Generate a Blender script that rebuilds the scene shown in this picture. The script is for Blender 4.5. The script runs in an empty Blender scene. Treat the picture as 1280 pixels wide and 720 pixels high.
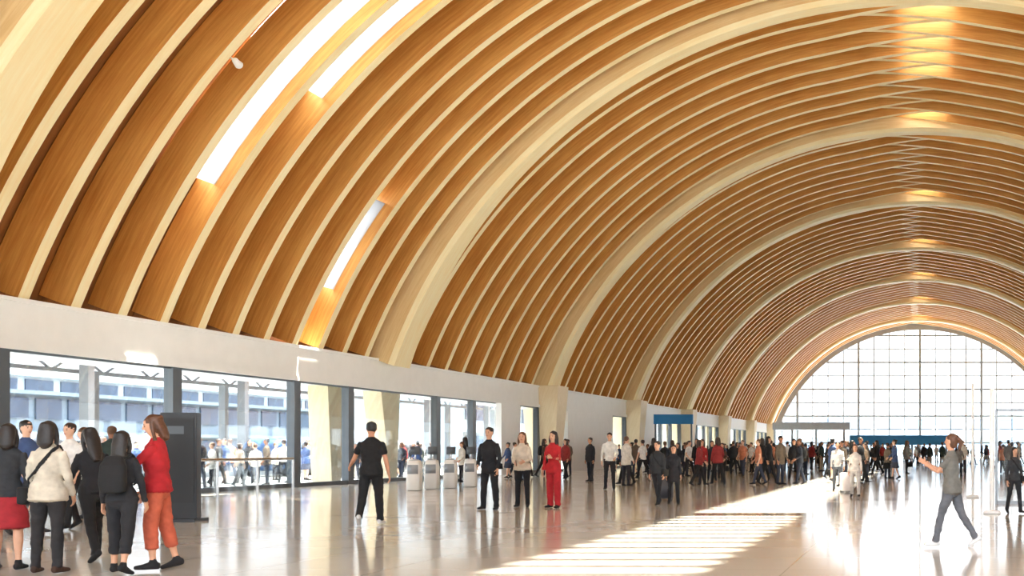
import bpy, math, random
from mathutils import Vector, Matrix
from mathutils import noise as NS
from mathutils.bvhtree import BVHTree
random.seed(7)
sc=bpy.context.scene
D=bpy.data
R2=math.radians
# ------------------------------------------------------------------ camera
F=1500.0; CH=1.35; VX=1150.0; VY=562.0
cam_d=D.cameras.new('camera'); cam=D.objects.new('camera',cam_d); sc.collection.objects.link(cam)
cam.location=(0,0,CH); cam.rotation_euler=(R2(90),0,0)
cam_d.sensor_width=36; cam_d.lens=F/1280*36
cam_d.shift_x=(640-VX)/1280; cam_d.shift_y=(VY-360)/1280
cam_d.clip_end=2000; cam_d.clip_start=.1
sc.camera=cam
try:
    sc.view_settings.view_transform='Standard'
    sc.view_settings.look='None'
    sc.view_settings.exposure=0.3
except Exception as e: print(e)
def dof(fy): return F*CH/(fy-VY)
def wx(px,d): return (px-VX)*d/F
def wz(py,d): return CH-(py-VY)*d/F
# ------------------------------------------------------------------ materials
MC={}
def newmat(n):
    m=D.materials.new(n); m.use_nodes=True
    return m,m.node_tree.nodes,m.node_tree.links
def s2l(c):
    return tuple(((x/255.)/12.92 if x/255.<=.04045 else ((x/255.+.055)/1.055)**2.4) for x in c)
def plain(n,c,rough=.5,metal=0,noise=.08,scale=6,bump=0,emis=0):
    if n in MC: return MC[n]
    m,N,L=newmat(n); b=N['Principled BSDF']
    c=s2l(c)
    tc=N.new('ShaderNodeTexCoord'); nz=N.new('ShaderNodeTexNoise'); nz.inputs['Scale'].default_value=scale
    nz.inputs['Detail'].default_value=4
    L.new(tc.outputs['Object'],nz.inputs['Vector'])
    r=N.new('ShaderNodeValToRGB')
    r.color_ramp.elements[0].position=.3; r.color_ramp.elements[1].position=.7
    r.color_ramp.elements[0].color=tuple(x*(1-noise) for x in c)+(1,)
    r.color_ramp.elements[1].color=tuple(min(1,x*(1+noise)) for x in c)+(1,)
    L.new(nz.outputs['Fac'],r.inputs['Fac']); L.new(r.outputs['Color'],b.inputs['Base Color'])
    b.inputs['Roughness'].default_value=rough; b.inputs['Metallic'].default_value=metal
    if bump:
        bp=N.new('ShaderNodeBump'); bp.inputs['Strength'].default_value=bump; bp.inputs['Distance'].default_value=.02
        L.new(nz.outputs['Fac'],bp.inputs['Height']); L.new(bp.outputs['Normal'],b.inputs['Normal'])
    MC[n]=m; return m
def cloth(c): return plain('cloth_%d_%d_%d'%c,c,.85,0,.18,9,.5)
def skinm(c): return plain('skin_%d_%d_%d'%c,c,.5,0,.05,12)
def hairm(c): return plain('hair_%d_%d_%d'%c,c,.5,0,.3,30,.2)
def wood(n,ca,cb,rough=.5,zc=-3.4):
    m,N,L=newmat(n); b=N['Principled BSDF']
    tc=N.new('ShaderNodeTexCoord'); sp=N.new('ShaderNodeSeparateXYZ'); L.new(tc.outputs['Object'],sp.inputs[0])
    def M(op,a,bb=None):
        x=N.new('ShaderNodeMath'); x.operation=op
        for i,v in enumerate((a,bb)):
            if v is None: continue
            if isinstance(v,(int,float)): x.inputs[i].default_value=v
            else: L.new(v,x.inputs[i])
        return x.outputs[0]
    zz=M('SUBTRACT',sp.outputs[2],zc)
    rad=M('SQRT',M('ADD',M('MULTIPLY',sp.outputs[0],sp.outputs[0]),M('MULTIPLY',zz,zz)))
    ang=M('ARCTAN2',zz,sp.outputs[0])
    cb_=N.new('ShaderNodeCombineXYZ')
    L.new(M('MULTIPLY',rad,14.0),cb_.inputs[0]); L.new(M('MULTIPLY',ang,14.0),cb_.inputs[1]); L.new(M('MULTIPLY',sp.outputs[1],9.0),cb_.inputs[2])
    nz=N.new('ShaderNodeTexNoise'); nz.inputs['Scale'].default_value=1.0; nz.inputs['Detail'].default_value=6; nz.inputs['Roughness'].default_value=.65
    L.new(cb_.outputs[0],nz.inputs['Vector'])
    n2=N.new('ShaderNodeTexNoise'); n2.inputs['Scale'].default_value=.35; n2.inputs['Detail'].default_value=2
    L.new(tc.outputs['Object'],n2.inputs['Vector'])
    f=M('ADD',M('MULTIPLY',nz.outputs['Fac'],.65),M('MULTIPLY',n2.outputs['Fac'],.35))
    r=N.new('ShaderNodeValToRGB'); r.color_ramp.elements[0].position=.36; r.color_ramp.elements[1].position=.62
    r.color_ramp.elements[0].color=s2l(ca)+(1,); r.color_ramp.elements[1].color=s2l(cb)+(1,)
    L.new(f,r.inputs['Fac']); L.new(r.outputs['Color'],b.inputs['Base Color'])
    b.inputs['Roughness'].default_value=rough
    bp=N.new('ShaderNodeBump'); bp.inputs['Strength'].default_value=.25; bp.inputs['Distance'].default_value=.02
    L.new(nz.outputs['Fac'],bp.inputs['Height']); L.new(bp.outputs['Normal'],b.inputs['Normal'])
    return m
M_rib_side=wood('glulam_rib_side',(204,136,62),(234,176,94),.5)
M_rib_edge_lit=wood('glulam_rib_edge_lit',(250,226,170),(255,242,200),.5)  # same wood, floor-bounce light on the undersides put into the paler colour
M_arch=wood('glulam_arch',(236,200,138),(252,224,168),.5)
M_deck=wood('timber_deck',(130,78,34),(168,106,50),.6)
M_pier=wood('timber_pier',(236,214,172),(248,230,196),.5)
M_white=plain('white_paint',(248,248,246),.5,0,.02,2)
M_steel=plain('grey_steel',(92,98,104),.4,.3,.06,3)
M_steel_l=plain('light_steel',(160,168,176),.4,.3,.05,3)
M_mull=plain('end_wall_steel',(150,160,170),.4,.1,.05,3)
M_dark=plain('dark_panel',(34,36,40),.3,0,.1,3)
M_chrome=plain('brushed_steel',(190,192,195),.25,.9,.04,20)
M_blue=plain('blue_sign',(30,120,180),.4,0,.05,2)
def glassm(n,tint=(1,1,1),refl=1.0):
    m,N,L=newmat(n); N.remove(N['Principled BSDF']); o=N['Material Output']
    t=N.new('ShaderNodeBsdfTransparent'); t.inputs[0].default_value=tint+(1,)
    g=N.new('ShaderNodeBsdfGlossy'); g.inputs['Roughness'].default_value=.02
    fr=N.new('ShaderNodeFresnel'); fr.inputs[0].default_value=1.45
    mu=N.new('ShaderNodeMath'); mu.operation='MULTIPLY'; mu.inputs[1].default_value=refl
    L.new(fr.outputs[0],mu.inputs[0])
    mx=N.new('ShaderNodeMixShader'); L.new(mu.outputs[0],mx.inputs[0]); L.new(t.outputs[0],mx.inputs[1]); L.new(g.outputs[0],mx.inputs[2])
    L.new(mx.outputs[0],o.inputs[0]); return m
M_glass=glassm('window_glass',(.95,.98,.99),.3)
def frosted():
    m,N,L=newmat('frosted_skylight'); N.remove(N['Principled BSDF']); o=N['Material Output']
    t=N.new('ShaderNodeBsdfTranslucent'); t.inputs[0].default_value=(.42,.43,.43,1)
    t2=N.new('ShaderNodeBsdfTransparent'); t2.inputs[0].default_value=(.5,.52,.53,1); mx=N.new('ShaderNodeMixShader'); mx.inputs[0].default_value=.12
    L.new(t.outputs[0],mx.inputs[1]); L.new(t2.outputs[0],mx.inputs[2]); L.new(mx.outputs[0],o.inputs[0]); return m
M_frost=frosted()
def floor_mat():
    m,N,L=newmat('polished_terrazzo'); b=N['Principled BSDF']
    tc=N.new('ShaderNodeTexCoord')
    br=N.new('ShaderNodeTexBrick'); br.offset=0; br.inputs['Scale'].default_value=1
    br.inputs['Brick Width'].default_value=1.5; br.inputs['Row Height'].default_value=1.5; br.inputs['Mortar Size'].default_value=.008
    br.inputs['Color1'].default_value=s2l((220,213,202))+(1,); br.inputs['Color2'].default_value=s2l((225,218,207))+(1,)
    br.inputs['Mortar'].default_value=s2l((194,187,176))+(1,)
    L.new(tc.outputs['Object'],br.inputs['Vector'])
    nz=N.new('ShaderNodeTexNoise'); nz.inputs['Scale'].default_value=40; nz.inputs['Detail'].default_value=6
    L.new(tc.outputs['Object'],nz.inputs['Vector'])
    mr=N.new('ShaderNodeMapRange'); mr.inputs[3].default_value=.9; mr.inputs[4].default_value=1.06; L.new(nz.outputs['Fac'],mr.inputs[0])
    mx=N.new('ShaderNodeMix'); mx.data_type='RGBA'; mx.blend_type='MULTIPLY'; mx.inputs[0].default_value=1
    L.new(br.outputs['Color'],mx.inputs[6]); L.new(mr.outputs[0],mx.inputs[7]); L.new(mx.outputs[2],b.inputs['Base Color'])
    n2=N.new('ShaderNodeTexNoise'); n2.inputs['Scale'].default_value=.6; n2.inputs['Detail'].default_value=3; L.new(tc.outputs['Object'],n2.inputs['Vector'])
    m2=N.new('ShaderNodeMapRange'); m2.inputs[3].default_value=.05; m2.inputs[4].default_value=.15; L.new(n2.outputs['Fac'],m2.inputs[0])
    L.new(m2.outputs[0],b.inputs['Roughness'])
    b.inputs['IOR'].default_value=1.7
    return m
M_floor=floor_mat()
# ------------------------------------------------------------------ mesh helper
class MB:
    def __init__(s): s.v=[];s.f=[];s.m=[];s.mats=[]
    def mi(s,mat):
        if mat not in s.mats: s.mats.append(mat)
        return s.mats.index(mat)
    def box(s,x0,x1,y0,y1,z0,z1,mat,mtx=None):
        b=len(s.v)
        for z in (z0,z1):
            for p in ((x0,y0),(x1,y0),(x1,y1),(x0,y1)):
                q=Vector((p[0],p[1],z)); s.v.append(mtx@q if mtx else q)
        k=s.mi(mat)
        for f in ((0,3,2,1),(4,5,6,7),(0,1,5,4),(1,2,6,5),(2,3,7,6),(3,0,4,7)):
            s.f.append(tuple(b+i for i in f)); s.m.append(k)
    def quad(s,pts,mat):
        b=len(s.v); s.v+= [Vector(p) for p in pts]; s.f.append(tuple(range(b,b+len(pts)))); s.m.append(s.mi(mat))
    def hexa(s,lo,hi,mat):
        b=len(s.v); s.v+=[Vector(p) for p in lo]+[Vector(p) for p in hi]; k=s.mi(mat)
        for f in ((0,3,2,1),(4,5,6,7),(0,1,5,4),(1,2,6,5),(2,3,7,6),(3,0,4,7)):
            s.f.append(tuple(b+i for i in f)); s.m.append(k)
    def loft(s,rings,mat,n=12,exp=1.0,cap=.6):
        c0,a0,b0,u0,v0=rings[0]; c1,a1,b1,u1,v1=rings[-1]
        t0=(rings[0][0]-rings[1][0]).normalized(); t1=(rings[-1][0]-rings[-2][0]).normalized()
        r0=min(a0,b0)*cap; r1=min(a1,b1)*cap
        L=[(c0+t0*r0*.7,a0*.72,b0*.72,u0,v0)]+list(rings)+[(c1+t1*r1*.7,a1*.72,b1*.72,u1,v1)]
        b=len(s.v); k=s.mi(mat)
        for (c,ra,rb,u,v) in L:
            for i in range(n):
                a=2*math.pi*i/n; ca,sa=math.cos(a),math.sin(a)
                if exp!=1.0:
                    ca=math.copysign(abs(ca)**exp,ca); sa=math.copysign(abs(sa)**exp,sa)
                s.v.append(c+u*(ra*ca)+v*(rb*sa))
        for j in range(len(L)-1):
            for i in range(n):
                i2=(i+1)%n
                s.f.append((b+j*n+i,b+j*n+i2,b+(j+1)*n+i2,b+(j+1)*n+i)); s.m.append(k)
        s.v.append(c0+t0*r0); p=len(s.v)-1
        s.v.append(c1+t1*r1); q=len(s.v)-1
        e=b+(len(L)-1)*n
        for i in range(n):
            i2=(i+1)%n
            s.f.append((p,b+i2,b+i)); s.m.append(k); s.f.append((q,e+i,e+i2)); s.m.append(k)
    def tube(s,pts,rad,mat,n=12,exp=1.0,ref=None,cap=.6):
        pts=[Vector(p) for p in pts]; rings=[]
        for i,p in enumerate(pts):
            a=pts[max(0,i-1)]; c=pts[min(len(pts)-1,i+1)]
            t=(c-a).normalized()
            rf=Vector(ref) if ref else Vector((1,0,0))
            if abs(t.dot(rf))>.93: rf=Vector((0,1,0)) if abs(t.y)<.8 else Vector((0,0,1))
            u=(rf-t*rf.dot(t)).normalized(); v=t.cross(u)
            r=rad[i]; ra,rb=(r,r) if isinstance(r,(int,float)) else r
            rings.append((p,ra,rb,u,v))
        s.loft(rings,mat,n,exp,cap)
    def obj(s,name,smooth=False,loc=None,parent=None,rotz=0):
        me=D.meshes.new(name); me.from_pydata([tuple(v) for v in s.v],[],s.f)
        for m in s.mats: me.materials.append(m)
        me.polygons.foreach_set('material_index',s.m)
        if smooth: me.polygons.foreach_set('use_smooth',[True]*len(s.f))
        me.update(); o=D.objects.new(name,me); sc.collection.objects.link(o)
        if loc: o.location=loc
        o.rotation_euler[2]=rotz
        if parent: o.parent=parent
        return o
def empty(name,loc=(0,0,0)):
    e=D.objects.new(name,None); e.location=loc; e.empty_display_size=.2; sc.collection.objects.link(e); return e
# ------------------------------------------------------------------ shell
Y0=-12.0; Y1=188.0; ZC=-3.4; XW=22.4; ZS=5.12; ZG=3.88
mb=MB(); mb.quad([(-XW-.2,Y0,0),(XW+.2,Y0,0),(XW+.2,Y1,0),(-XW-.2,Y1,0)],M_floor); mb.obj('floor')
M_apron=plain('concrete_apron',(150,152,152),.8,0,.1,.3)
mb=MB(); mb.quad([(-260,-150,-.06),(260,-150,-.06),(260,420,-.06),(-260,420,-.06)],M_apron); mb.obj('ground_apron')
def sweep(mb,y0,y1,ri,ro,a0,a1,n,mside,medge,ysh=lambda t:0.,fi=lambda t:0.):
    b=len(mb.v); ks=mb.mi(mside); ke=mb.mi(medge)
    for j in range(n+1):
        t=j/n; a=R2(a0+(a1-a0)*t); c,s_=math.cos(a),math.sin(a); dy=ysh(t); rr=ri+fi(t)
        for (r,y) in ((rr,y0),(rr,y1),(ro,y1),(ro,y0)):
            mb.v.append(Vector((r*c,y+dy,ZC+r*s_)))
    for j in range(n):
        p=b+j*4; q=p+4
        for k,(i,i2) in enumerate(((0,1),(1,2),(2,3),(3,0))):
            mb.f.append((p+i,p+i2,q+i2,q+i)); mb.m.append(ke if k==0 else ks)
    mb.f.append((b,b+3,b+2,b+1)); mb.m.append(ke)
    e=b+n*4; mb.f.append((e,e+1,e+2,e+3)); mb.m.append(ke)
RR=24.0; RO=24.9
ARCH=[3.0,26.3]+[50.5+21*i for i in range(0,7)]
NB=[13,13]+[10]*7
AF=math.degrees(math.asin((ZS-ZC)/RR))
mbr=MB(); edges=[Y0]+[Y0+2*i for i in range(1,8)]
tap=lambda t:(.6*max(0,(t-.8)/.2)**1.3)
for ai,a in enumerate(ARCH):
    nx=ARCH[ai+1] if ai+1<len(ARCH) else a+21
    st=(nx-a)/NB[ai]
    for k in range(0,NB[ai]):
        y=a+k*st
        if y<Y1: edges.append(y)
        if k==0 or y>Y1-1.3: continue
        sweep(mbr,y-.19,y+.19,RR,RO,180-AF,86.5,44,M_rib_side,M_rib_edge_lit,lambda t:.5*t,tap)
        sweep(mbr,y+.5*st-.1,y+.5*st+.24,RR,RO,AF,97,44,M_rib_side,M_rib_edge_lit,lambda t:.5*t,tap)
edges.append(Y1); edges=sorted(set(edges))
mbr.obj('timber_ribs')
for a in ARCH:
    mb=MB(); ra=23.45; af=math.degrees(math.asin((ZS-.25-ZC)/ra))
    n=80; b=len(mb.v); k1=mb.mi(M_arch); k2=mb.mi(M_rib_edge_lit)
    for j in range(n+1):
        tt=j/n; an=R2(af+(180-2*af)*tt); c,s_=math.cos(an),math.sin(an)
        w=.6+.35*abs(2*tt-1)**3; r0=ra+.15-.3*abs(2*tt-1)**4
        for (r,y) in ((r0+.18,a-w),(r0,a-w+.18),(r0,a+w-.18),(r0+.18,a+w),(RO+.03,a+w),(RO+.03,a-w)):
            mb.v.append(Vector((r*c,y,ZC+r*s_)))
    for j in range(n):
        p=b+j*6;q=p+6
        for i in range(6):
            i2=(i+1)%6
            mb.f.append((p+i,p+i2,q+i2,q+i)); mb.m.append(k2 if i in(0,1,2) else k1)
    mb.f.append(tuple(b+i for i in range(6))); mb.m.append(k1); mb.f.append(tuple(b+n*6+i for i in range(6))); mb.m.append(k1)
    mb.obj('glulam_arch')
mb=MB(); SLOT0,SLOT1=86.6,91.8
frost=MB()
for i in range(len(edges)-1):
    y0,y1=edges[i],edges[i+1]
    if y1-y0<.01: continue
    near_arch=any(abs((y0+y1)/2-a)<2.0 for a in ARCH)
    s0,s1=(SLOT0,SLOT1) if (y1<64.5 or near_arch) else (89.,89.)
    op=None
    if y0<=33.9<y1: op=(120,149)
    if y0<=37.2<y1: op=(124,140)
    if y0<=44.4<y1: op=(145,154)
    if op:
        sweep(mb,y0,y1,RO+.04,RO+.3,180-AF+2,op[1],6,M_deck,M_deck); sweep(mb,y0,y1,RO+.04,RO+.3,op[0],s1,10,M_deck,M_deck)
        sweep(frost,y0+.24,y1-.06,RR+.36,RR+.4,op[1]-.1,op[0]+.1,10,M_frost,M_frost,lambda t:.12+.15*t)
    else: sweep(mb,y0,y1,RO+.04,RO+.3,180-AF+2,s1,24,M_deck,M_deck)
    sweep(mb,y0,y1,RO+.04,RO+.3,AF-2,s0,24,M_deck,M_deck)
mb.obj('ceiling')
frost.obj('skylight_strip')
mb=MB(); sweep(mb,Y0,Y1,RO+.4,RO+.43,SLOT0-.8,SLOT1+.8,4,M_glass,M_glass)
mb.obj('ridge_skylight')
for sgn,nm in((-1,'left'),(1,'right')):
    mb=MB(); x0,x1=sorted((sgn*XW,sgn*(XW+2.6)))
    mb.box(x0,x1,Y0,Y1,ZG,ZS,M_white)
    x0,x1=sorted((sgn*(XW-.06),sgn*XW)); mb.box(x0,x1,Y0,Y1,ZG-.05,ZG+.12,M_white); mb.box(x0,x1,Y0,Y1,ZS-.1,ZS,M_white)
    mb.obj('trim_fascia_'+nm)
    mb=MB(); xx=sgn*(XW+.2)
    mull=[y for y in [-6,1,8,15,22.5,29.4,36.3,43.3,47.4,56,60.5]]
    y=66.5
    solid=[(63.5,66.5),(75.5,86.5),(96,101)] if sgn<0 else []
    while y<Y1: mull.append(y); y+=4.2
    mb.box(xx-.02,xx+.02,Y0,Y1,.12,ZG,M_glass)
    for y in mull: mb.box(xx-.14,xx+.14,y-.22,y+.22,0.0,ZG,M_steel)
    mb.box(xx-.1,xx+.1,Y0,Y1,0,.14,M_steel); mb.box(xx-.08,xx+.08,Y0,Y1,ZG-.1,ZG,M_steel)
    mb.obj('window_1' if sgn<0 else 'window_2')
    if solid:
        mb=MB()
        for (a,b) in solid: mb.box(-XW-.05,-XW+.25,a,b,0,ZG-.06,M_white)
        mb.obj('wall_left')
for a in ARCH:
    for sgn in(-1,1):
        mb=MB()
        for o in(-2.6,2.6):
            xa,xb=sorted((sgn*(XW+.9),sgn*(XW+1.7)))
            mb.hexa([(xa,a+o-.35,-.05),(xb,a+o-.35,-.05),(xb,a+o+.35,-.05),(xa,a+o+.35,-.05)],
                    [(xa,a+o*.9-.95,ZG),(xb,a+o*.9-.95,ZG),(xb,a+o*.9+.95,ZG),(xa,a+o*.9+.95,ZG)],M_pier)
        mb.obj('tapered_column')
        if a>60:
            mb=MB(); xa,xb=(-XW-.02,-XW+1.15) if sgn<0 else (XW-1.15,XW+.02)
            if sgn<0: lo=[(xa,a-.55,0),(xb-.35,a-.55,0),(xb-.35,a+.55,0),(xa,a+.55,0)]
            else: lo=[(xa+.35,a-.55,0),(xb,a-.55,0),(xb,a+.55,0),(xa+.35,a+.55,0)]
            hi=[(xa,a-1.05,ZS),(xb,a-1.05,ZS),(xb,a+1.05,ZS),(xa,a+1.05,ZS)]
            mb.hexa(lo,hi,M_pier); mb.obj('arch_pier')
def endwin(y,name):
    mb=MB(); n=48; R_=RR+.3
    pts=[(R_*math.cos(R2(AF+(180-2*AF)*i/n)),ZC+R_*math.sin(R2(AF+(180-2*AF)*i/n))) for i in range(n+1)]
    poly=[(XW,.0)]+pts+[(-XW,.0)]
    mb.quad([(p[0],y,p[1]) for p in poly],M_glass)
    x=-21.6; i=0
    while x<=21.7:
        zt=ZC+math.sqrt(R_*R_-x*x); w=.18 if i%4==1 else .085
        mb.box(x-w,x+w,y-.3 if i%4==1 else y-.1,y+.1,0,zt,M_mull); x+=2.4; i+=1
    z=2.4;i=0
    while z<20.5:
        hw=min(XW,math.sqrt(max(0,R_*R_-(z-ZC)**2)) if z>ZS else XW)
        w=.12 if i%2==0 else .08
        mb.box(-hw,hw,y-.12,y+.08,z-w,z+w,M_mull); z+=2.1;i+=1
    sweep(mb,y-.4,y+.3,RR-.5,RO+.3,AF,180-AF,60,M_steel_l,M_steel_l)
    mb.obj(name)
endwin(Y1,'window_3'); endwin(Y0,'unseen_window_4')  # rear end window is unseen, glazed to let light in from behind
def spot(px,py,R_=23.95):
    dx=(px-VX)/F; dz=-(py-VY)/F; A=dx*dx+dz*dz; B=2*dz*(CH-ZC); C=(CH-ZC)**2-R_*R_
    d=(-B+math.sqrt(B*B-4*A*C))/(2*A)
    mb=MB(); p=Vector((dx*d,d,CH+dz*d)); nrm=Vector((-p.x,0,ZC-p.z)).normalized()
    mb.tube([p-nrm*.25,p+nrm*.1],[.03,.03],M_white,8)
    q=p+nrm*.12
    mb.tube([q+Vector((0,-.1,.04)),q,q+Vector((0,.1,-.03))],[.08,.09,.11],M_white,12)
    mb.obj('ceiling_spotlight',True)
for p in((292,75),(661,192),(596,266),(774,106)): spot(*p)
# ------------------------------------------------------------------ exterior
def facade(name,x,y0,y1,h,floors,mwall,mglass,step=3.0,depth=12,z0=-.06):
    mb=MB(); mb.box(x-depth,x,y0,y1,z0,h,mwall)
    fh=(h-z0)/floors
    for f in range(floors):
        y=y0+.6
        while y+step*.8<y1:
            mb.box(x,x+.12,y,y+step*.78,z0+f*fh+fh*.3,z0+f*fh+fh*.82,mglass); y+=step
        mb.box(x,x+.5,y0,y1,z0+(f+1)*fh-.25,z0+(f+1)*fh,mwall)
    mb.obj(name)
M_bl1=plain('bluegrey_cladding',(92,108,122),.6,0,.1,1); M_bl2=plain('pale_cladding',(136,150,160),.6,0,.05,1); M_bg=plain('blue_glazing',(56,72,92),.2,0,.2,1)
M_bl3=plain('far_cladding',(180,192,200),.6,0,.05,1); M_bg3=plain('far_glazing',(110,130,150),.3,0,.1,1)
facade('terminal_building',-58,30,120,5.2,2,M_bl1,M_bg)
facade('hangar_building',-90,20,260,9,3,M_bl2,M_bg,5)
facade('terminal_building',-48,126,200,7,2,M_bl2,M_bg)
mb=MB(); M_can=plain('canopy_paint',(120,126,130),.5)
for y in range(40,130,12):
    mb.box(-44.3,-43.9,y-.2,y+.2,-.06,5.4,M_can); mb.box(-36.3,-35.9,y-.2,y+.2,-.06,5.4,M_can)
mb.box(-45,-35,36,128,6.5,6.7,M_can)
mb.box(-45,-44.7,36,128,5.4,5.6,M_can); mb.box(-35.3,-35,36,128,5.4,5.6,M_can)
for i in range(46):
    y=36+i*2
    for x in(-44.9,-35.1):
        a=Vector((x,y,5.5 if i%2 else 6.5)); b=Vector((x,y+2,6.5 if i%2 else 5.5)); mb.tube([a,b],[.07,.07],M_can,6)
mb.obj('covered_walkway')
def van(loc,rot,col):
    e=MB(); m=plain('van_paint_%d_%d_%d'%col,col,.3,0,.02)
    e.tube([(0,-2.4,1.1),(0,-2.0,1.15),(0,1.2,1.15),(0,1.7,1.0),(0,2.5,.72)],[(.92,.72),(.98,.85),(.98,.85),(.96,.75),(.9,.4)],m,20,.35,cap=.1)
    for x in(-.97,.93):
        e.box(x,x+.05,-1.7,-.2,1.15,1.75,M_dark); e.box(x,x+.05,0,1.2,1.15,1.75,M_dark)
    for x in(-.86,.86):
        for y in(-1.6,1.6):
            e.tube([(x-.13,y,.36),(x+.13,y,.36)],[.36,.36],M_dark,18,cap=.1)
    e.obj('service_van',True,loc,rotz=rot)
van((-33,52,-.06),.2,(150,152,155)); van((-34,64,-.06),.1,(50,80,120)); van((-33,76,-.06),0,(150,150,150)); van((-31,42,-.06),.3,(50,60,75)); van((-36,46,-.06),.1,(110,60,50))
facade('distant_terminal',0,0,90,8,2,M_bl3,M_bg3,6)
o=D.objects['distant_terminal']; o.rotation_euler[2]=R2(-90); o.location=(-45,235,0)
# ------------------------------------------------------------------ people
def rotx(p,a,c): 
    q=p-c; return c+Vector((q.x,q.y*math.cos(a)-q.z*math.sin(a),q.y*math.sin(a)+q.z*math.cos(a)))
def rotzz(p,a,c):
    q=p-c; return c+Vector((q.x*math.cos(a)-q.y*math.sin(a),q.x*math.sin(a)+q.y*math.cos(a),q.z))
def person_mesh(name,P):
    vox=P.get('vox',.011); wom=P.get('w',False)
    skin=skinm(P.get('skin',(205,155,125))); hair=hairm(P.get('hairc',(28,20,16)))
    top=cloth(P['top']); bot=cloth(P['bot']); shoe=cloth(P.get('shoe',(25,25,27)))
    G={}
    def g(k,m):
        if k not in G: G[k]=(MB(),m)
        return G[k][0]
    post=MB()
    bw=P.get('build',1.0)
    H=[]; legs=P.get('legs',((4,3,3),(-4,3,3)))
    for i,s in enumerate((-1,1)):
        a,k,ab=legs[i]
        hip=Vector((s*.09,0,.91)); a_=R2(a); ab_=R2(ab)
        d1=Vector((s*math.sin(ab_),math.sin(a_),-math.cos(a_))).normalized()
        kn=hip+d1*.43; a2=R2(a-k)
        d2=Vector((s*math.sin(ab_)*.8,math.sin(a2),-math.cos(a2))).normalized()
        an=kn+d2*.41; H.append((hip,kn,an,a-k))
    dz=.085-min(h[2].z for h in H)
    Z=Vector((0,0,dz)); H=[(h[0]+Z,h[1]+Z,h[2]+Z,h[3]) for h in H]
    piv=Vector((0,0,.95+dz)); lean=-R2(P.get('lean',2)); tw=R2(P.get('twist',0))
    hy,hp=P.get('head',(0,0))
    def U(p): return rotx(rotzz(Vector(p)+Z,tw,piv),lean,piv)
    nk=Vector((0,0,1.52))
    def HD(p): 
        q=rotx(Vector(p),-R2(hp),nk); q=rotzz(q,R2(hy),nk); return U(q)
    bt=P.get('btype','trousers'); B=g('bot',bot)
    wide=P.get('wide',1.0)
    for li,(hip,kn,an,fa) in enumerate(H):
        s=-1 if li==0 else 1
        if bt=='trousers':
            B.tube([hip+Vector((0,0,.03)),hip.lerp(kn,.4),kn,kn.lerp(an,.35),kn.lerp(an,.8),an+Vector((0,0,-.015))],[.1*bw,.088*bw,.062*wide,.062*wide,.052*wide,.056*wide],bot,14,cap=.2)
        elif bt=='crop':
            B.tube([hip+Vector((0,0,.03)),hip.lerp(kn,.4),kn,kn.lerp(an,.62)],[.1*bw,.087*bw,.064*wide,.058*wide],bot,14,cap=.15)
            S=g('skin',skin); S.tube([kn,kn.lerp(an,.35),kn.lerp(an,.8),an],[.05,.053,.034,.034],skin,12)
        else:
            S=g('skin',skin); S.tube([hip,hip.lerp(kn,.5),kn,kn.lerp(an,.3),kn.lerp(an,.8),an],[.085,.07,.052,.055,.034,.034],skin,12)
        fp=R2(min(25,max(-55,fa if fa<-12 else 0)))
        fd=Vector((0,math.cos(fp),math.sin(fp))); up=Vector((0,-math.sin(fp),math.cos(fp)))
        fd=rotzz(fd,-s*R2(9),Vector((0,0,0)))
        S=g('shoe',shoe)
        S.tube([an-fd*.055-up*.04,an+fd*.02-up*.035,an+fd*.10-up*.05,an+fd*.175-up*.055],[(.034,.042),(.038,.048),(.042,.033),(.034,.024)],shoe,12)
        S.tube([an-up*.04,an+Vector((0,0,.02))],[.042,.04],shoe,12)
    wf=.84 if wom else .98; sf=.88 if wom else 1.0; hf=1.04 if wom else .97
    B.tube([U((0,0,.84)),U((0,0,.93)),U((0,0,1.02))],[(.15*bw*hf,.11*bw),(.162*bw*hf,.115*bw),(.135*bw,.095*bw)],bot,18)
    for s in(-1,1): B.tube([U((s*.075,-.042,.92)),U((s*.07,-.04,.86))],[.072*bw,.06*bw],bot,12)
    if bt=='skirt':
        hl=P.get('hl',.5)
        fy=(H[0][1].y+H[1][1].y)/2
        B.tube([U((0,0,.92)),U((0,0,.84)),Vector((0,fy*.5,.7+dz)),Vector((0,fy,hl+dz))],[(.155,.11),(.17,.125),(.2,.16),(.225,.195)],bot,20,cap=.1)
    T=g('top',top); hem=P.get('hem',.88); lo=P.get('loose',1.0)*bw
    T.tube([U((0,0,hem)),U((0,0,.97)),U((0,0,1.08)),U((0,.005,1.20)),U((0,.008,1.31)),U((0,0,1.38)),U((0,-.005,1.42)),U((0,-.008,1.46)),U((0,-.008,1.49))],
       [(.18*hf*lo,.134*lo),(.168*lo*hf,.125*lo),(.146*wf*lo,.106*lo),(.16*sf*lo,.118*lo),(.18*sf*bw,.122*bw),(.178*sf*bw,.108*bw),(.155*sf*bw,.09*bw),(.095*sf,.072),(.06,.06)],top,20,cap=.2)
    if wom: 
        for s in(-1,1): T.tube([U((s*.07,.06,1.30)),U((s*.07,.095,1.27))],[.06,.05],top,10)
    S=g('skin',skin)
    S.tube([U((0,-.01,1.44)),HD((0,.0,1.54)),HD((0,0,1.6))],[.056,.05,.05],skin,12)
    S.tube([HD((0,.035,1.522)),HD((0,.022,1.55)),HD((0,.01,1.59)),HD((0,.0,1.64)),HD((0,-.006,1.69)),HD((0,-.01,1.725))],
       [(.03,.032),(.05,.062),(.064,.085),(.073,.095),(.071,.093),(.05,.066)],skin,18,cap=.5)
    S.tube([HD((0,.088,1.655)),HD((0,.106,1.615))],[.010,.015],skin,8)
    for s in(-1,1): S.tube([HD((s*.075,-.005,1.66)),HD((s*.078,-.002,1.615))],[(.012,.022),(.01,.014)],skin,8)
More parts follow.
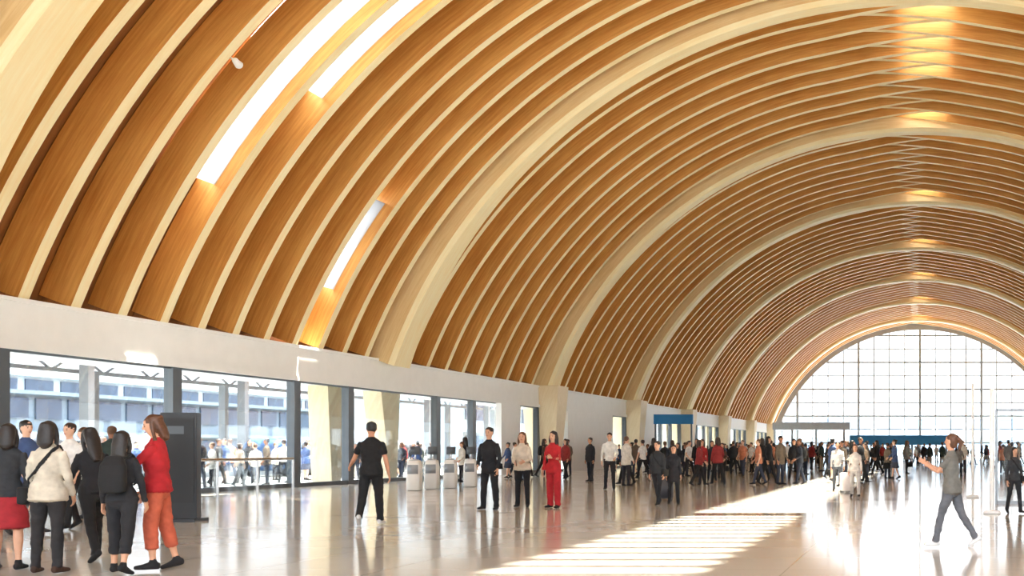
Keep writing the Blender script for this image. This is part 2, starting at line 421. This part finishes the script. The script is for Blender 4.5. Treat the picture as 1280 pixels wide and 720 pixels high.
    hs=P.get('hair','short'); Hh=g('hair',hair)
    lowz=1.60 if hs=='short' else 1.56
    Hh.tube([HD((0,-.045,lowz)),HD((0,-.035,1.65)),HD((0,-.02,1.70)),HD((0,-.012,1.735)),HD((0,-.012,1.755))],
          [(.062,.055),(.082,.082),(.084,.104),(.068,.084),(.035,.045)],hair,18,cap=.4)
    if hs in('long','bob'):
        e=1.28 if hs=='long' else 1.46
        Hh.tube([HD((0,-.05,1.68)),HD((0,-.075,1.58)),HD((0,-.09,(1.52+e)/2)),HD((0,-.10,e))],[(.085,.06),(.092,.055),(.085,.045),(.05,.03)],hair,16)
        for s in(-1,1): Hh.tube([HD((s*.072,.0,1.68)),HD((s*.083,.01,1.58)),HD((s*.078,.015,max(e,1.42)))],[.022,.024,.016],hair,8)
    if hs=='bun': Hh.tube([HD((0,-.10,1.70)),HD((0,-.135,1.71))],[.042,.036],hair,10)
    if hs=='pony': Hh.tube([HD((0,-.1,1.70)),HD((0,-.16,1.66)),HD((0,-.15,1.5))],[.03,.035,.015],hair,10)
    eye=plain('eye_dark',(25,20,18),.2); lip=plain('lip',(165,85,80),.4)
    for s in(-1,1):
        post.tube([HD((s*.029-.008,.0825,1.643)),HD((s*.029+.008,.0825,1.643))],[.006,.006],eye,8)
        post.tube([HD((s*.022,.087,1.664)),HD((s*.042,.079,1.663))],[.0045,.0035],hair,6)
    post.tube([HD((-.018,.085,1.578)),HD((0,.092,1.578)),HD((.018,.085,1.578))],[.005,.007,.005],lip,8)
    arms=P.get('arms',((3,9,12,5),(-3,9,10,5))); slv=P.get('sleeve','long'); hands=[]
    for i,s in enumerate((-1,1)):
        a1,b1,a2,b2=arms[i]
        def dr(a,b): 
            a,b=R2(a),R2(b); v=Vector((s*math.sin(b),math.sin(a)*math.cos(b),-math.cos(a)*math.cos(b)))
            return rotx(rotzz(v,tw,Vector((0,0,0))),lean,Vector((0,0,0)))
        sh=U((s*.168*sf*(.5+.5*bw),-.005,1.382)); d1=dr(a1,b1); el=sh+d1*.285; d2=dr(a2,b2); wr=el+d2*.25
        ls=P.get('loose',1.0)
        T.tube([U((s*.09,-.005,1.39)),sh,sh+d1*.07],[.045*sf,.05*sf,.053*sf],top,12,cap=.4)
        if slv=='long': T.tube([sh,sh+d1*.08,el,wr-d2*.01],[.048*sf,.054*sf*ls,.045*sf*ls,.034*ls],top,12,cap=.4)
        else: T.tube([sh,sh.lerp(el,.62)],[.05*sf,.058*sf],top,12,cap=.3)
        S.tube([sh,el,el+d2*.08,wr],[.042*sf,.038*sf,.038*sf,.025],skin,12)
        inn=Vector((-s,0,0)); n=(inn-d2*inn.dot(d2)); n=n.normalized() if n.length>.2 else Vector((0,0,1))
        sv=d2.cross(n).normalized()
        S.tube([wr,wr+d2*.04,wr+d2*.095],[(.018,.026),(.016,.038),(.014,.04)],skin,10,ref=tuple(n))
        cur=P.get('curl',.6)
        for fi,(off,ln) in enumerate(((-.03,.07),(-.01,.08),(.011,.075),(.031,.058))):
            b=wr+d2*.09+sv*off; c1=b+(d2*math.cos(cur*.5)+n*math.sin(cur*.5))*ln*.5; c2=c1+(d2*math.cos(cur*1.3)+n*math.sin(cur*1.3))*ln*.5
            post.tube([b,c1,c2],[.0095,.009,.007],skin,6)
        ths=-1 if sv.dot(Vector((0,1,0)))<0 or sv.z<-.5 else 1
        b=wr+d2*.03+sv*(ths*.032); post.tube([b,b+(d2*.7+sv*ths*.6+n*.3)*.035,b+(d2*.9+sv*ths*.5+n*.5)*.06],[.012,.011,.008],skin,6)
        hands.append((wr,d2,n,sv))
    bagc=cloth(P.get('bagc',(22,22,24)))
    for acc in P.get('acc',()):
        if acc=='backpack':
            A=g('bag',bagc); A.tube([U((0,-.19,1.0)),U((0,-.20,1.1)),U((0,-.19,1.32)),U((0,-.165,1.43))],[(.14,.07),(.155,.085),(.145,.08),(.1,.045)],bagc,16,.6,cap=.3)
            for s in(-1,1): A.tube([U((s*.10,-.12,1.42)),U((s*.11,0,1.475)),U((s*.12,.115,1.38)),U((s*.14,.1,1.2)),U((s*.17,-.05,1.08))],[(.022,.01)]*5,bagc,8)
        if acc=='cross':
            A=g('bag',bagc)
            A.tube([U((-.19,0,1.02)),U((-.14,.115,1.12)),U((0,.135,1.28)),U((.10,.09,1.43)),U((.12,0,1.48)),U((.08,-.11,1.40)),U((-.02,-.13,1.25)),U((-.15,-.12,1.08)),U((-.19,-.03,1.02))],[(.016,.01)]*9,bagc,8)
            A.tube([U((-.22,-.02,.80)),U((-.22,-.02,.98))],[(.055,.12),(.055,.13)],bagc,16,.5,cap=.3)
        if acc in('tote_r','tote_l'):
            wr,d2,n,sv=hands[1 if acc=='tote_r' else 0]; h=wr+d2*.11
            post.tube([h,h+Vector((0,.07,-.16)),],[.008,.008],bagc,6); post.tube([h,h+Vector((0,-.07,-.16)),],[.008,.008],bagc,6)
            post.tube([h+Vector((0,0,-.16)),h+Vector((0,0,-.42))],[(.05,.14),(.07,.17)],bagc,16,.5,cap=.2)
        if acc in('phone_r','phone_l'):
            wr,d2,n,sv=hands[1 if acc=='phone_r' else 0]; h=wr+d2*.12+n*.02
            post.tube([h-sv*.04,h+sv*.09],[(.035,.006)]*2,plain('phone_black',(20,20,22),.2),12,.4,ref=tuple(d2),cap=.2)
    tot=MB(); trees=[]
    for k,(m_,mt) in G.items():
        if not m_.f: continue
        o=len(tot.v); tot.v+=m_.v; tot.f+=[tuple(i+o for i in f) for f in m_.f]
        trees.append((k,mt,BVHTree.FromPolygons(m_.v,m_.f)))
    me=D.meshes.new('tmp'); me.from_pydata([tuple(v) for v in tot.v],[],tot.f); me.update()
    ob=D.objects.new('tmp',me); sc.collection.objects.link(ob)
    r=ob.modifiers.new('r','REMESH'); r.mode='VOXEL'; r.voxel_size=vox; r.adaptivity=0
    sm=ob.modifiers.new('s','SMOOTH'); sm.factor=.5; sm.iterations=2
    dg=bpy.context.evaluated_depsgraph_get(); dg.update()
    out=D.meshes.new_from_object(ob.evaluated_get(dg)); 
    D.objects.remove(ob); D.meshes.remove(me)
    vs=[v.co.copy() for v in out.vertices]; fs=[tuple(p.vertices) for p in out.polygons]
    D.meshes.remove(out)
    fin=MB(); fin.f=fs
    idx=[fin.mi(t[1]) for t in trees]
    pri={'skin':.0015,'hair':0,'top':0,'bot':.001,'shoe':0,'bag':-.004}
    pr=[pri.get(t[0],0) for t in trees]
    mm=[]; clothv=set()
    for f in fs:
        c=Vector((0,0,0))
        for i in f: c+=vs[i]
        c/=len(f); best=9;bi=0
        for j,t in enumerate(trees):
            q=t[2].find_nearest(c,.08)
            if q[0] is not None:
                d=q[3]+pr[j]
                if d<best: best=d;bi=j
        mm.append(idx[bi])
        if trees[bi][0] in('top','bot'): clothv.update(f)
    if vox<.016:
        tm=D.meshes.new('t2'); tm.from_pydata([tuple(v) for v in vs],[],fs); tm.update()
        nr=[v.normal.copy() for v in tm.vertices]; D.meshes.remove(tm)
        sd=Vector((random.uniform(0,50),0,0))
        for i in clothv:
            p=vs[i]; k=NS.noise(Vector((p.x*7,p.y*7,p.z*13+p.x*6))+sd)*.6+NS.noise(Vector((p.x*16,p.y*16,p.z*24-p.y*10))+sd)*.4
            vs[i]=p+nr[i]*(k*.016)
    fin.v=vs; fin.m=mm
    o=len(fin.v); fin.v+=post.v; fin.f+=[tuple(i+o for i in f) for f in post.f]; fin.m+=[fin.mi(post.mats[k]) for k in post.m]
    mesh=D.meshes.new(name); mesh.from_pydata([tuple(v) for v in fin.v],[],fin.f)
    for m in fin.mats: mesh.materials.append(m)
    mesh.polygons.foreach_set('material_index',fin.m); mesh.polygons.foreach_set('use_smooth',[True]*len(fin.f)); mesh.update()
    zs=[v.z for v in fin.v]; mesh['zmin']=min(zs); mesh['zmax']=max(zs)
    return mesh
def put(mesh,name,px,fy,ty,head,parent=None,sc_x=1.0):
    d=dof(fy); h=(fy-ty)*d/F
    s=h/1.765
    o=D.objects.new(name,mesh); sc.collection.objects.link(o); o.scale=(s*sc_x,s*sc_x,s); o.rotation_euler[2]=R2(head)
    o.location=(wx(px,d),d,-mesh['zmin']*s+.001)
    return o
BLK=(26,26,30)
heroes=[
 ('woman_with_red_bag',10,712,530,20,dict(w=True,top=(40,42,46),bot=(150,30,38),btype='skirt',hl=.5,hair='bob',acc=('tote_l',),bagc=(165,30,40),arms=((5,12,20,4),(-4,10,12,4)))),
 ('woman_in_cream_jacket',60,716,527,8,dict(w=True,top=(196,186,168),bot=(34,32,34),hair='bob',hairc=(30,24,22),acc=('cross',),loose=1.15,hem=.84,arms=((10,16,45,-12),(0,14,35,-5)),legs=((3,4,4),(-4,4,4)),shoe=(60,40,30))),
 ('woman_in_black_stepping',118,702,533,58,dict(w=True,top=BLK,bot=(22,22,24),hair='long',lean=10,legs=((-20,10,3),(26,20,3)),arms=((24,12,70,0),(14,10,50,0)),head=(0,10))),
 ('woman_with_backpack',152,718,541,5,dict(w=True,top=(30,30,34),bot=(28,28,32),hair='long',acc=('backpack',),legs=((8,6,3),(-10,8,3)),arms=((0,14,15,8),(5,14,25,0)),btype='crop',wide=1.1)),
 ('woman_in_red_sweater',197,713,521,110,dict(w=True,top=(165,22,30),bot=(184,88,62),hair='bob',hairc=(84,52,34),legs=((6,10,3),(-8,6,3)),arms=((45,0,80,-20),(10,8,30,0)),btype='crop',loose=1.12,wide=1.2,head=(10,10),skin=(214,160,128))),
 ('man_in_black_tshirt',464,656,527,12,dict(top=(18,18,20),bot=(22,22,24),sleeve='short',hair='short',hairc=(26,20,18),loose=1.08,wide=1.12,hem=.84,legs=((-16,18,2),(12,6,2)),arms=((15,24,60,26),(-2,14,14,8)),skin=(198,142,112),head=(15,5),shoe=(205,205,205))),
 ('man_in_black_suit',612,637,534,172,dict(top=(24,25,30),bot=(24,25,30),hair='short',hem=.80,loose=1.08,wide=1.1,legs=((4,2,7),(-4,2,7)),arms=((6,14,22,2),(4,12,50,-15)),acc=('phone_l',))),
 ('woman_in_beige_top',653,634,540,185,dict(w=True,top=(205,190,170),bot=(24,24,28),hair='bob',hairc=(96,60,36),arms=((15,10,80,-20),(10,10,75,-20)),loose=1.15,acc=('phone_r',))),
 ('woman_in_red_suit',692,635,539,165,dict(w=True,top=(176,30,36),bot=(170,28,36),hair='long',hairc=(40,26,20),arms=((20,12,100,-10),(3,12,15,4)),wide=1.3,hem=.80,acc=('phone_l',))),
 ('man_in_white_shirt',762,612,541,190,dict(top=(222,220,214),bot=(28,28,34),hair='short',hem=.9,arms=((5,14,60,-10),(4,12,20,0)))),
 ('man_in_dark_jacket',738,602,547,150,dict(top=(30,32,38),bot=(30,32,40),hair='short',hem=.8,loose=1.15)),
 ('man_with_shoulder_bag',822,632,552,160,dict(top=(40,42,46),bot=(30,30,34),hair='short',loose=1.1,acc=('cross',),legs=((14,4,3),(-14,12,3)))),
 ('woman_in_dark_coat',842,630,556,190,dict(w=True,top=(34,34,40),bot=(26,26,30),hair='long',hem=.66,loose=1.05)),
 ('woman_with_phone',1190,684,542,75,dict(w=True,top=(112,110,104),bot=(98,100,106),sleeve='short',hair='pony',hairc=(92,58,38),loose=1.12,hem=.84,legs=((20,8,2),(-18,14,2)),arms=((42,4,125,-12),(36,6,122,-10)),acc=('phone_r',),head=(-8,-6),skin=(206,152,122),shoe=(225,225,225))),
 ('traveler_in_dark_clothes',1268,642,560,200,dict(w=True,top=(50,52,56),bot=(34,34,38),hair='long',legs=((10,5,3),(-10,8,3)),acc=('cross',))),
 ('woman_in_pale_jacket',1069,622,556,180,dict(w=True,top=(216,206,198),bot=(190,184,180),hair='bob',hairc=(80,50,36),legs=((14,4,3),(-12,12,3)))),
 ('traveler_in_white_shirt',1047,614,553,185,dict(top=(205,205,205),bot=(80,84,92),hair='short',legs=((10,5,3),(-10,8,3)))),
 ('woman_in_red_top',878,606,549,170,dict(w=True,top=(165,40,42),bot=(34,34,40),hair='long')),
]
for (n,px,fy,ty,hd,P) in heroes:
    if fy<640: P['vox']=.014
    put(person_mesh(n,P),n,px,fy,ty,hd)
tops=[(28,28,32),(40,44,54),(140,44,44),(214,208,198),(60,80,120),(190,120,90),(120,118,114),(232,230,226),(84,60,48),(35,35,38),(170,150,130),(46,60,56),(30,34,46),(96,84,72)]
bots=[(26,26,30),(38,44,60),(30,30,34),(90,84,78),(36,36,44),(60,66,84),(24,24,26),(150,140,125)]
tmpl=[]
for i in range(14):
    w=(i%2==0); st=random.choice([0,12,16,20])
    P=dict(w=w,top=tops[i],bot=random.choice(bots),hair=('long','short','bob','short','bun','short')[i%6],hairc=random.choice([(26,20,18),(50,34,24),(90,62,40)]),
      skin=random.choice([(205,155,125),(222,176,148),(160,110,84)]),vox=.019,loose=random.uniform(1.02,1.18),hem=random.choice([.88,.82,.76]),
      legs=((st,3,3),(-st,8 if st else 2,3)),arms=((random.uniform(-5,25),12,random.uniform(10,80),0),(random.uniform(-10,20),12,random.uniform(10,60),0)),
      btype='skirt' if i==4 else 'trousers',sleeve='short' if i in(5,7) else 'long',acc=(('backpack',) if i in(1,8) else ('tote_r',) if i in(4,6) else ()))
    tmpl.append(person_mesh('traveler_figure',P))
crowd=empty('crowd_of_travelers')
taken=[]; last=[None]
def addc(x,y,par,z=0):
    for (a,b) in taken:
        if (a-x)**2+(b-y)**2<.36: return False
    m=random.choice([t for t in tmpl if t is not last[0]]); last[0]=m
    taken.append((x,y)); s=random.uniform(.9,1.07)
    o=D.objects.new('traveler',m); sc.collection.objects.link(o); o.parent=par; o.scale=(s,s,s); o.rotation_euler[2]=random.uniform(0,6.28)
    o.location=(x,y,z-m['zmin']*s+.001); return True
c=0
while c<190:
    px=random.triangular(715,1165,990); y=random.uniform(44,150); x=(px-VX)*y/F
    if -20.3<x: c+=addc(x,y,crowd)
c=0
while c<60:
    px=random.uniform(1060,1285); y=random.uniform(58,150); c+=addc((px-VX)*y/F,y,crowd)
c=0
while c<10:
    px=random.uniform(500,720); y=random.uniform(46,62); x=(px-VX)*y/F
    if x>-20.5: c+=addc(x,y,crowd)
for (px,fy) in ((32,668),(88,662),(8,655),(106,648),(60,640),(140,640)): d=dof(fy); addc(wx(px,d),d,crowd)
crowd2=empty('crowd_outside_window')
c=0
while c<75: c+=addc(random.uniform(-29.5,-25.2),random.uniform(26,66),crowd2,-.06)
# ------------------------------------------------------------------ furniture
def totem(px,fy,ty,wpx,rot=0):
    d=dof(fy); h=(fy-ty)*d/F; w=wpx*d/F/2
    mb=MB(); mb.box(-w-.05,w+.05,-.3,.3,0,.06,M_dark); mb.box(-w,w,-.09,.09,.06,h,M_dark)
    mb.box(-w+.05,w-.05,-.1,-.09,.35,h-.1,plain('display_screen',(24,26,30),.4)); mb.box(-w*.6,w*.3,-.105,-.1,h-.4,h-.25,M_steel)
    mb.obj('information_display',loc=(wx(px,d),d,0.001),rotz=rot)
totem(226,652,516,42,.15)
def gate(x,y,rot=0):
    mb=MB(); mb.tube([(0,0,.02),(0,0,.75),(0,0,.98)],[(.22,.5),(.22,.5),(.18,.45)],M_white,20,.35,cap=.1)
    mb.box(-.16,.16,-.51,-.49,.55,.85,M_steel_l); mb.box(-.14,.14,-.35,.0,1.0,1.03,M_chrome)
    mb.tube([(0,.3,.98),(0,.3,1.25)],[.03,.03],M_chrome,8); mb.box(-.15,.15,.27,.31,1.18,1.45,M_steel)
    mb.obj('check_in_kiosk',True,(x,y,.001),rotz=rot)
for i,px in enumerate((518,540,563,588)):
    d=dof(613-i*1.5); gate(wx(px,d),d,.3)
mb=MB()
for i in range(7):
    y=24+i*1.9; mb.tube([(-18.5,y,0),(-18.5,y,1.05)],[.035,.035],M_chrome,10)
    if i<6: mb.box(-18.51,-18.49,y+.08,y+1.82,.08,.98,M_glass)
mb.tube([(-18.5,24,1.08),(-18.5,24+6*1.9,1.08)],[.04,.04],M_chrome,10)
mb.obj('glass_railing')
def post(px,fy,ty,r=.04):
    d=dof(fy); h=(fy-ty)*d/F; mb=MB()
    mb.tube([(0,0,.0),(0,0,.05)],[.2,.16],M_white,20,cap=.1); mb.tube([(0,0,.05),(0,0,h)],[r,r],M_white,12,cap=.3)
    mb.obj('white_pole',True,(wx(px,d),d,.012))
post(1240,642,487,.05); post(1216,622,480,.04)
d=dof(630); mb=MB(); mb.box(0,2.6,-.02,.02,.08,2.3,M_glass); mb.box(-.04,.02,-.05,.05,0,2.35,M_steel_l); mb.box(0,2.6,-.05,.05,0,.08,M_steel_l); mb.box(0,2.6,-.05,.05,2.3,2.36,M_steel_l); mb.box(1.28,1.34,-.05,.05,0,2.35,M_steel_l)
mb.obj('glass_screen',loc=(wx(1246,d),d,.001))
d=165
mb=MB(); mb.box(wx(1062,d),wx(1185,d),d,d+.5,wz(556,d),wz(544,d),M_blue)
for x in (1064,1100,1140,1183): mb.box(wx(x,d)-.12,wx(x,d)+.12,d+.1,d+.4,0,wz(556,d),M_steel)
mb.obj('blue_sign_gantry')
d=170; mb=MB(); mb.box(-20.9,wx(1062,d),d,d+4,wz(537,d),wz(528,d),M_steel_l)
for x in (968,990,1020,1055): mb.box(wx(x,d)-.15,wx(x,d)+.15,d+.2,d+.6,0,wz(537,d),M_steel_l)
mb.obj('mezzanine_walkway')
d=95; mb=MB(); mb.box(wx(817,d),wx(866,d),d,d+.3,wz(530,d),wz(518,d),M_blue); 
for x in (819,864): mb.box(wx(x,d)-.06,wx(x,d)+.06,d+.05,d+.2,0,wz(518,d),M_steel)
mb.obj('overhead_sign')
def suitcase(px,fy,col):
    d=dof(fy); mb=MB(); m=plain('case_%d_%d_%d'%col,col,.35)
    mb.tube([(0,0,.08),(0,0,.62)],[(.2,.12),(.2,.12)],m,20,.4,cap=.2)
    for x in(-.08,.08): mb.tube([(x,.1,.6),(x,.1,1.0)],[.01,.01],M_chrome,6)
    mb.tube([(-.09,.1,1.0),(.09,.1,1.0)],[.016,.016],M_dark,8)
    for x in(-.15,.15):
        for y in(-.08,.08): mb.tube([(x-.015,y,.03),(x+.015,y,.03)],[.03,.03],M_dark,10,cap=.2)
    mb.obj('rolling_suitcase',True,(wx(px,d),d,.001),rotz=.4)
suitcase(832,626,(60,62,70)); suitcase(1058,616,(215,205,205))
# ------------------------------------------------------------------ light
w=D.worlds.new('sky'); sc.world=w; w.use_nodes=True; N=w.node_tree.nodes; L=w.node_tree.links
bg=N['Background']; tc=N.new('ShaderNodeTexCoord'); sp=N.new('ShaderNodeSeparateXYZ'); L.new(tc.outputs['Generated'],sp.inputs[0])
rp=N.new('ShaderNodeValToRGB'); rp.color_ramp.elements[0].position=.0; rp.color_ramp.elements[0].color=(.98,.98,1,1); rp.color_ramp.elements[1].position=.7; rp.color_ramp.elements[1].color=(.86,.92,1,1)
L.new(sp.outputs[2],rp.inputs[0]); L.new(rp.outputs[0],bg.inputs[0])
mr=N.new('ShaderNodeMapRange'); mr.interpolation_type='SMOOTHSTEP'; mr.inputs[1].default_value=.04; mr.inputs[2].default_value=.4; mr.inputs[3].default_value=2.3; mr.inputs[4].default_value=9.0
L.new(sp.outputs[2],mr.inputs[0]); L.new(mr.outputs[0],bg.inputs[1])
s=D.lights.new('sun','SUN'); s.energy=38; s.angle=R2(1.2); s.color=(1,.91,.76)
so=D.objects.new('sun',s); sc.collection.objects.link(so)
dirv=Vector((-3.9,-1.3,-21.2)); so.rotation_euler=dirv.to_track_quat('-Z','Y').to_euler(); so.location=(10,20,60)
